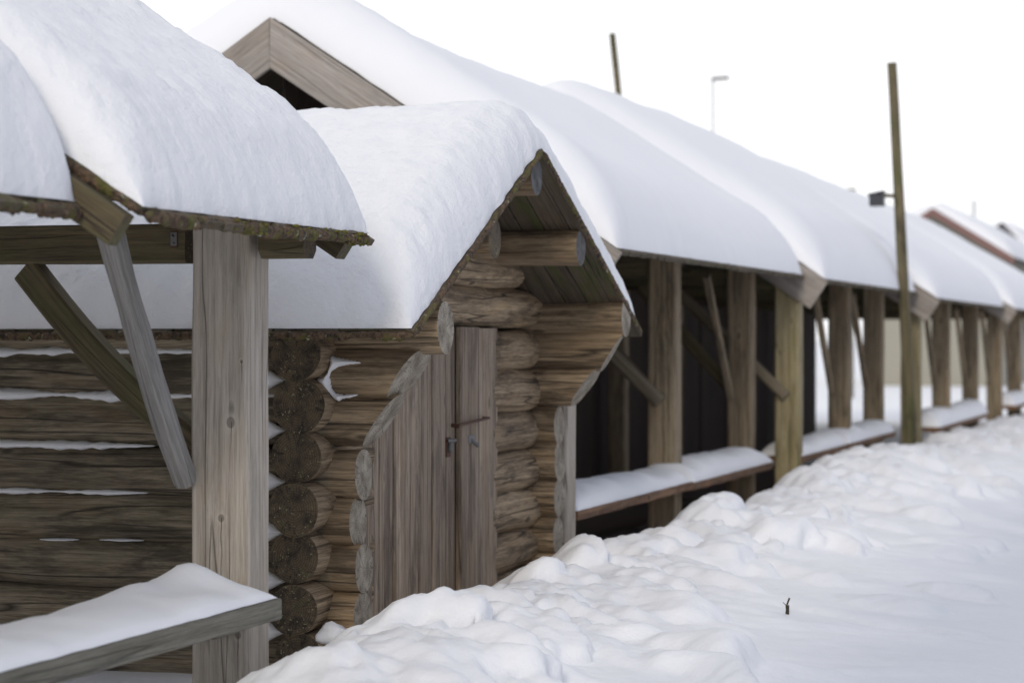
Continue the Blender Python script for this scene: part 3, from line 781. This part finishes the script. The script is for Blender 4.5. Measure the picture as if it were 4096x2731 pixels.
# ragged board ends, moss and lichen on the roof edges
ragged(hut, [(-5.4, NE[0] - 0.004, NE[1] - 0.014), (HX, NE[0] - 0.004, NE[1] - 0.014)], 0.012, 0.014, 0.010)
ragged(hut, [(HX, NE[0], NE[1] - 0.012), (HX, HR, HZ - 0.010), (HX, FE[0], FE[1] - 0.012)], 0.011, 0.010, 0.006)
# snow caught in the log seams of the side wall
def seam(x0, x1, z, y, hgt, dep, thin=0.0):
    mb = MB(); n = int((x1 - x0) / 0.012); segs = []
    base = len(mb.v); pr = 10
    for i in range(n + 1):
        q = i / n; xx = x0 + (x1 - x0) * q
        env = math.sin(math.pi * q) ** 0.45 * max(0.15, 0.8 + 0.7 * mnoise.noise(Vector((xx * 4, z * 9, 0))) + 0.35 * mnoise.noise(Vector((xx * 21, z * 9, 4)))) 
        hh = max(0.001, hgt * env); dd = max(0.001, dep * env)
        zz = z + 0.008 * mnoise.noise(Vector((xx * 1.5, z * 5, 3)))
        for k in range(pr):
            a = 2 * math.pi * k / pr
            c, s_ = math.cos(a), math.sin(a)
            mb.v.append(Vector((xx, y - dd * c, zz + hh * s_ - 0.25 * hh * c))); mb.g.append((0, 0, 0)); mb.s.append(0)
    for i in range(n):
        for k in range(pr):
            k2 = (k + 1) % pr
            mb.f.append((base + i * pr + k, base + (i + 1) * pr + k, base + (i + 1) * pr + k2, base + i * pr + k2)); mb.m.append(0); mb.sm.append(True)
    return mb.build('seam_snow', [M['snow_smooth']], hut)
yn = NW - 0.060
seam(-5.3, -3.78, 1.398, yn, 0.026, 0.05); seam(-5.3, -3.66, 1.222, yn, 0.024, 0.055)
seam(-5.3, -4.22, 1.015, yn, 0.020, 0.045); seam(-5.3, -4.25, 0.822, yn, 0.017, 0.045)
seam(-4.73, -4.55, 0.628, yn - 0.02, 0.006, 0.03); seam(-4.46, -4.26, 0.628, yn - 0.02, 0.006, 0.03)
# snow wedge in the corner of the crossed logs + crumbs between the round ends
def ray(x, y, Y):
    t = (x - 1176) / 5553; s_ = (777 - y) / 5553; c, n = math.cos(YAW), math.sin(YAW)
    return Vector((Y * (t * c - n), Y * (c + t * n), HC + s_ * Y))
zo = [(505,403),(560,420),(690,440),(765,455),(640,470),(570,485),(510,520),(495,560),(500,610),(510,650),(545,680),(600,690),(725,688),(660,710),(600,715),(570,735),(530,715),(495,680),(450,640),(410,600),(390,578),(440,562),(480,530),(500,470)]
poly = []
for a_, b_ in zo:
    p = ray((1000 + a_ / 1.809) * 0.5742, (1200 + b_ / 1.809) * 0.5742, 9.42); poly.append((p.x, p.z))
def puff(name, poly, y, dep, parent, st=0.003, soft=0.03):
    xs = [p[0] for p in poly]; zs = [p[1] for p in poly]; n = len(poly)
    def inside(x, z):
        c = False; dmin = 9
        for i in range(n):
            x1, z1 = poly[i]; x2, z2 = poly[(i + 1) % n]
            if (z1 > z) != (z2 > z) and x < (x2 - x1) * (z - z1) / (z2 - z1) + x1: c = not c
            L2 = (x2 - x1) ** 2 + (z2 - z1) ** 2; t = max(0, min(1, ((x - x1) * (x2 - x1) + (z - z1) * (z2 - z1)) / L2))
            dmin = min(dmin, math.hypot(x - x1 - t * (x2 - x1), z - z1 - t * (z2 - z1)))
        return dmin if c else -dmin
    nx = int((max(xs) - min(xs)) / st) + 3; nz_ = int((max(zs) - min(zs)) / st) + 3
    mb = MB(); idm = {}
    def vid(i, k, side):
        if (i, k, side) in idm: return idm[(i, k, side)]
        x = min(xs) + (i - 1) * st; z = min(zs) + (k - 1) * st
        d = max(0, inside(x, z)); q = edge_prof(d, soft)
        mb.v.append(Vector((x, y - side * dep * q, z))); mb.g.append((0, 0, 0)); mb.s.append(0)
        idm[(i, k, side)] = len(mb.v) - 1; return idm[(i, k, side)]
    for i in range(nx):
        for k in range(nz_):
            x = min(xs) + (i - 0.5) * st; z = min(zs) + (k - 0.5) * st
            if inside(x, z) > -0.35 * st:
                mb.f.append((vid(i, k, 1), vid(i + 1, k, 1), vid(i + 1, k + 1, 1), vid(i, k + 1, 1))); mb.m.append(0); mb.sm.append(True)
                mb.f.append((vid(i, k, -1), vid(i, k + 1, -1), vid(i + 1, k + 1, -1), vid(i + 1, k, -1))); mb.m.append(0); mb.sm.append(True)
    return mb.build(name, [M['snow_smooth']], parent)
puff('corner_snow', poly, 8.925, 0.035, hut)
for zz in (1.287, 1.087, 0.883, 0.685, 0.49, 0.29):
    puff('snow_crumb', [(-3.71, zz - 0.045), (-3.71, zz + 0.045), (-3.66, zz + 0.018), (-3.622, zz), (-3.66, zz - 0.018)], 8.90, 0.02, hut)
mb = MB(); mb.blob((-3.42, 8.88, 0.29), (0.06, 0.06, 0.045), 0, 8, 0.4); mb.build('snow_crumb', [M['snow_smooth']], hut)

# ------------------------------------------------------------------ far shelters
def shelter(label, y0, y1, xe, ze, xr, zr, T, posts, post_x, pm, barge_w, counter_spec, braces=None, wall=None, Ra=0.48, bmat='barge', lod=1.0, extra=None):
    root = thing('timber_shelter', label, 'shelter', (xr, (y0 + y1) / 2, 0), 'open timber shelters in a row')
    xb = 2 * xr - xe
    gable_roof(root, ALONG_Y, y0, y1, xr, zr, xe, ze, xb, ze, T, Ra=Ra, Rb=0.42, clump=0.005, step=0.09, rag=0.008, fine=0.02, plank=0.16, ridge_soft=0.25, Ra1=0.14, mat='snow_smooth', snow_top_extra=extra or (lambda a, b: 0))
    bargeboards(root, ALONG_Y, y0, xr, zr, xe, ze, xb, ze, width=barge_w, th=0.035, mat=bmat, over=0.02)
    for i, yy in enumerate(posts):
        mt = pm[i] if isinstance(pm, (list, tuple)) else pm
        px = post_x[i] if isinstance(post_x, (list, tuple)) else post_x
        mb = MB(); mb.timber((px, yy, -0.15), (px, yy, ze + 0.12), rect_profile(0.19, 0.19, 0.012), up=(0, 1, 0), wob=0.006, smooth=False); mb.build('post', [M[mt], M['end_grey']], root)
        mb = MB(); mb.timber((xb + 0.35, yy, -0.15), (xb + 0.35, yy, ze + 0.12), rect_profile(0.18, 0.18, 0.012), up=(0, 1, 0), wob=0.006, smooth=False); mb.build('post', [M['far_post'], M['end_grey']], root)
        strut('tie_beam', root, (px - 0.10, yy, ze - 0.0), (xb + 0.45, yy, ze - 0.0), 0.13, 0.14, 'beam', 'end_grey')
        kind = braces[i]
        if kind == 'along': strut('brace', root, (px - 0.07, yy - 0.95, ze - 0.02), (px - 0.06, yy - 0.11, ze - 0.93), 0.05, 0.06, 'far_post', wob=0.005)
        if kind == 'across': strut('brace', root, (px - 0.85, yy - 0.12, ze - 0.10), (px - 0.0, yy - 0.13, ze - 0.90), 0.075, 0.085, 'brace_tan', wob=0.006, round_=False, ch=0.02)
        if y0 < 15: strut('brace', root, (px - 0.80, yy + 0.02, ze - 0.08), (px - 0.1, yy + 0.02, ze - 0.85), 0.08, 0.09, 'beam', wob=0.005)
        strut('brace', root, (xb + 0.35, yy + 0.8, ze - 0.05), (xb + 0.35, yy + 0.1, ze - 0.9), 0.08, 0.09, 'beam', wob=0.005)
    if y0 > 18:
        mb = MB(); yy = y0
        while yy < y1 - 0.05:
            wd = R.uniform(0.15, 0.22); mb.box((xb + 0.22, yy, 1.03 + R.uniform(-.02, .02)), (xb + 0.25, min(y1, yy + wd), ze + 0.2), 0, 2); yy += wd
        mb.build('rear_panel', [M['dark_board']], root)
    if y0 < 20: simple('shade_floor', root, ['dark_board'], lambda m: m.box((xb + 0.3, y0 + 0.1, 0.10), (xe - 0.65, y1 - 0.02, 0.185), 0, 1))  # dark slab added over the snow to stand in for interior shade
    if wall:
        for yy in (y0 + 1.5, y0 + 3.6):
            mb = MB(); mb.timber((-5.12, yy, -0.1), (-5.12, yy, zr - 0.5), rect_profile(0.15, 0.15, 0.01), up=(0, 1, 0), wob=0.004, smooth=False); mb.build('inner_post', [M['far_post'], M['end_grey']], root)
    strut('eave_plate', root, (xe - 0.28, y0 + 0.05, ze + 0.09), (xe - 0.28, y1 - 0.05, ze + 0.09), 0.12, 0.12, 'beam')
    strut('eave_plate', root, (xb + 0.35, y0 + 0.05, ze + 0.17), (xb + 0.35, y1 - 0.05, ze + 0.17), 0.12, 0.10, 'beam')
    for sp in counter_spec: counter(root, *sp[:5], th=0.05, mat='shelf_far', snow_t=sp[5], ragged=0.012)
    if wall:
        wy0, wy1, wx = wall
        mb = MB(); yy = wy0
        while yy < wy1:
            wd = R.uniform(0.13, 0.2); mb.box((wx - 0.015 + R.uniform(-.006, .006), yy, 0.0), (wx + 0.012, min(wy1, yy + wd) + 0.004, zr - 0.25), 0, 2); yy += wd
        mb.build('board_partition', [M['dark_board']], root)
    return root

s1 = shelter('open shelter just behind the log hut, its tall grey bargeboard gable facing the camera', 12.77, 18.56, -3.24, 1.93, -5.28, 3.275, 0.20,
        [12.37, 15.75, 18.28], [-3.50, -3.69, -3.68], ['post', 'far_post', 'far_post'], 0.24,
        [(12.62, 15.45, -3.43, -3.85, 0.515, 0.10), (15.5, 18.3, -3.43, -3.85, 0.505, 0.12)], wall=(13.0, 18.5, -5.30), Ra=0.26, extra=lambda a, b: 0.13 * math.exp(-max(0.0, a - 12.9) / 1.1), braces=('none', 'across', 'along'))
s2 = shelter('open shelter second behind the hut, pale square bargeboard end above a yellowish post', 18.62, 24.10, -3.08, 1.90, -5.28, 3.37, 0.27,
        [18.72, 21.85, 24.45 - 0.5], [-3.39, -3.49, -3.49], ['yellow_post', 'far_post', 'far_post'], 0.25,
        [(18.75, 21.0, -3.28, -3.65, 0.53, 0.10), (21.1, 24.0, -3.28, -3.65, 0.53, 0.12)], wall=(18.6, 24.1, -5.30), braces=('across', 'along', 'along'))
s3 = shelter('open shelter third behind the hut, small tan bargeboard end beside the tall mossy pole', 24.20, 31.2, -2.88, 1.84, -5.2, 3.30, 0.24,
        [24.5, 27.45, 30.5], [-3.19, -3.24, -3.24], ['yellow_post', 'far_post', 'far_post'], 0.24,
        [(25.5, 30.6, -3.02, -3.4, 0.52, 0.16)], wall=(24.2, 31.15, -5.30), braces=('none', 'along', 'along'))
s4 = shelter('farthest open shelter at the right edge of the photo, snow roof cut by the frame', 31.3, 39.0, -2.75, 1.82, -5.1, 3.25, 0.24,
        [31.6, 35.0, 38.4], [-3.05, -3.1, -3.1], ['far_post', 'far_post', 'far_post'], 0.2, [(33.0, 38.0, -2.9, -3.25, 0.55, 0.15)], braces=('along', 'along', 'along'))
# a cross board wall and stored planks inside the first shelters (dark upright shapes)

# ------------------------------------------------------------------ poles
def pole(label, base, top, w, mat='pole'):
    root = thing('wooden_pole', label, 'pole', base, 'tall bare wooden poles')
    mb = MB(); mb.timber(base, top, rect_profile(w, w, 0.01, 2), up=(0, 1, 0), wob=0.004, smooth=False, taper=0.8); mb.build('shaft', [M[mat], M['end_dark']], root)
    return root
p2 = pole('tall mossy square pole at the right with a dark floodlight, standing in the snow bank', (-2.97, 22.95, 0.1), (-3.165, 22.90, 4.05), 0.104)
mb = MB(); mb.timber((-3.08, 22.92, 2.79), (-3.24, 22.9, 2.80), rect_profile(0.04, 0.035, 0.005), wob=0, smooth=False); mb.build('bracket', [M['pole'], M['pole']], p2)
mb = MB(); mb.box((-3.37, 22.82, 2.70), (-3.24, 22.98, 2.80), 0); mb.timber((-3.38, 22.9, 2.80), (-3.235, 22.9, 2.83), rect_profile(0.17, 0.03, 0.008), wob=0, smooth=False); mb.build('floodlight', [M['black_metal'], M['black_metal']], p2)
p1 = pole('thin bare pole rising behind the ridge of the first shelter roof', (-6.9, 29.0, 0.0), (-7.46, 29.0, 5.22), 0.085, 'pole')

# ------------------------------------------------------------------ background
# street lamp far off
pb = ray(1637, 182, 62)
sl = thing('street_lamp', 'faint pale street lamp with a short arm against the white sky', 'street lamp', (pb.x, pb.y, 0))
strut('lamp_post', sl, (pb.x + 0.07, pb.y, 0), (pb.x, pb.y, pb.z), 0.10, 0.10, 'lamp_grey', round_=True, taper=0.7)
strut('lamp_head', sl, (pb.x - 0.03, pb.y, pb.z), (pb.x + 0.42, pb.y, pb.z + 0.02), 0.14, 0.09, 'steel', ch=0.02)
def house(label, y0, y1, xr, zr, xe, ze, trim, wallm, tw):
    root = thing('house', label, 'house', (xr, (y0 + y1) / 2, 0), None)
    xb = 2 * xr - xe
    gable_roof(root, ALONG_Y, y0, y1, xr, zr, xe, ze, xb, ze, 0.30, Ra=0.5, Rb=0.5, clump=0, step=0.6, fine=0.08, rag=0, plank=0.5, ridge_soft=0.3, mat='snow_smooth', under='dark_board', thick=0.08)
    bargeboards(root, ALONG_Y, y0, xr, zr, xe, ze, xb, ze, width=tw, th=0.06, mat=trim, over=0.05)
    hw = abs(xe - xr) - 0.35; sl_ = (zr - ze) / abs(xe - xr)
    me = bpy.data.meshes.new('wall'); X = [xr - hw, xr + hw]; zt = zr - sl_ * hw - 0.12; ya, yb = y0 + 0.4, y1 - 0.4
    v = [(X[0], ya, -.1), (X[1], ya, -.1), (X[1], ya, zt), (xr, ya, zr - 0.12), (X[0], ya, zt), (X[0], yb, -.1), (X[1], yb, -.1), (X[1], yb, zt), (xr, yb, zr - 0.12), (X[0], yb, zt)]
    v = [(a - root.location.x, b - root.location.y, c) for a, b, c in v]
    me.from_pydata(v, [], [(0, 1, 2, 3, 4), (9, 8, 7, 6, 5), (1, 6, 7, 2), (5, 0, 4, 9)]); me.materials.append(M[wallm]); me.update()
    o = bpy.data.objects.new('wall', me); scene.collection.objects.link(o); o.parent = root
    mb = MB(); wx = xr + hw
    for k in range(3):
        yy = y0 + 2 + k * 3; mb2 = MB(); mb2.box((wx - 0.02, yy, 1.1), (wx + 0.03, yy + 1.0, 2.3), 0); f = mb2.build('window', [M['lamp_grey']], root)
        mb3 = MB(); mb3.box((wx + 0.025, yy + 0.08, 1.18), (wx + 0.04, yy + 0.92, 2.22), 0); mb3.build('pane', [M['glass']], f)
    return root
a = ray(2142, 478, 69); b = ray(2332, 592, 68.6)
h1 = house('far house with snowy roof and a faded red bargeboard', a.y, a.y + 12, a.x, a.z, b.x, b.z, 'red_trim', 'pale_wall', 0.18)
a = ray(2300, 510, 100); b = ray(2362, 590, 99.6)
h2 = house('farther grey house with a steep dark edged gable at the right edge', a.y, a.y + 12, a.x, a.z, a.x + 3.4, a.z - 3.6, 'dark_trim', 'plum_wall', 0.18)
# chimney block peeking over the roofs
c0 = ray(1947, 437, 55)
ch = thing('chimney_stack', 'small grey green chimney top peeking over the snowy roof ridge', 'chimney', (c0.x, c0.y, 0))
simple('stack', ch, ['pole'], lambda m: m.box((c0.x - 0.12, c0.y - 0.12, 0), (c0.x + 0.12, c0.y + 0.12, c0.z - 0.03), 0))
simple('cap', ch, ['moss'], lambda m: m.box((c0.x - 0.16, c0.y - 0.16, c0.z - 0.03), (c0.x + 0.16, c0.y + 0.16, c0.z + 0.03), 0))
# mast
c0 = ray(2240, 460, 90)
ms = MB(); ms.timber((c0.x, c0.y, 0), (c0.x - 0.05, c0.y, c0.z), rnd_profile(0.07, 10), wob=0)
tag(ms.build('utility_mast', [M['lamp_grey'], M['lamp_grey']]), 'very faint thin mast between the red trimmed house and the grey house', 'mast')
# twig in the bank
def twig(xx, yy, s_, label):
    z0 = gz(xx, yy); mb = MB()
    mb.timber((xx, yy, z0 - 0.03), (xx - 0.006, yy, z0 + s_ * 0.55), rnd_profile(0.0055, 8), wob=0.004, wfreq=20, taper=0.7)
    mb.timber((xx - 0.006, yy, z0 + s_ * 0.53), (xx + 0.006, yy, z0 + s_), rnd_profile(0.004, 8), wob=0.003, wfreq=20, taper=0.6)
    mb.timber((xx - 0.004, yy, z0 + s_ * 0.5), (xx - 0.022, yy, z0 + s_ * 0.72), rnd_profile(0.003, 6), wob=0.002, taper=0.6)
    mb.blob((xx - 0.002, yy, z0 + s_ * .25), (0.009, 0.008, 0.018), 0, 5, 0.9)
    tag(mb.build('twig', [M['twig'], M['twig']]), label, 'twig', 'dark bits in the snow bank')
twig(-1.86, 10.25, 0.07, 'dark stubby twig sticking out of the snow bank')
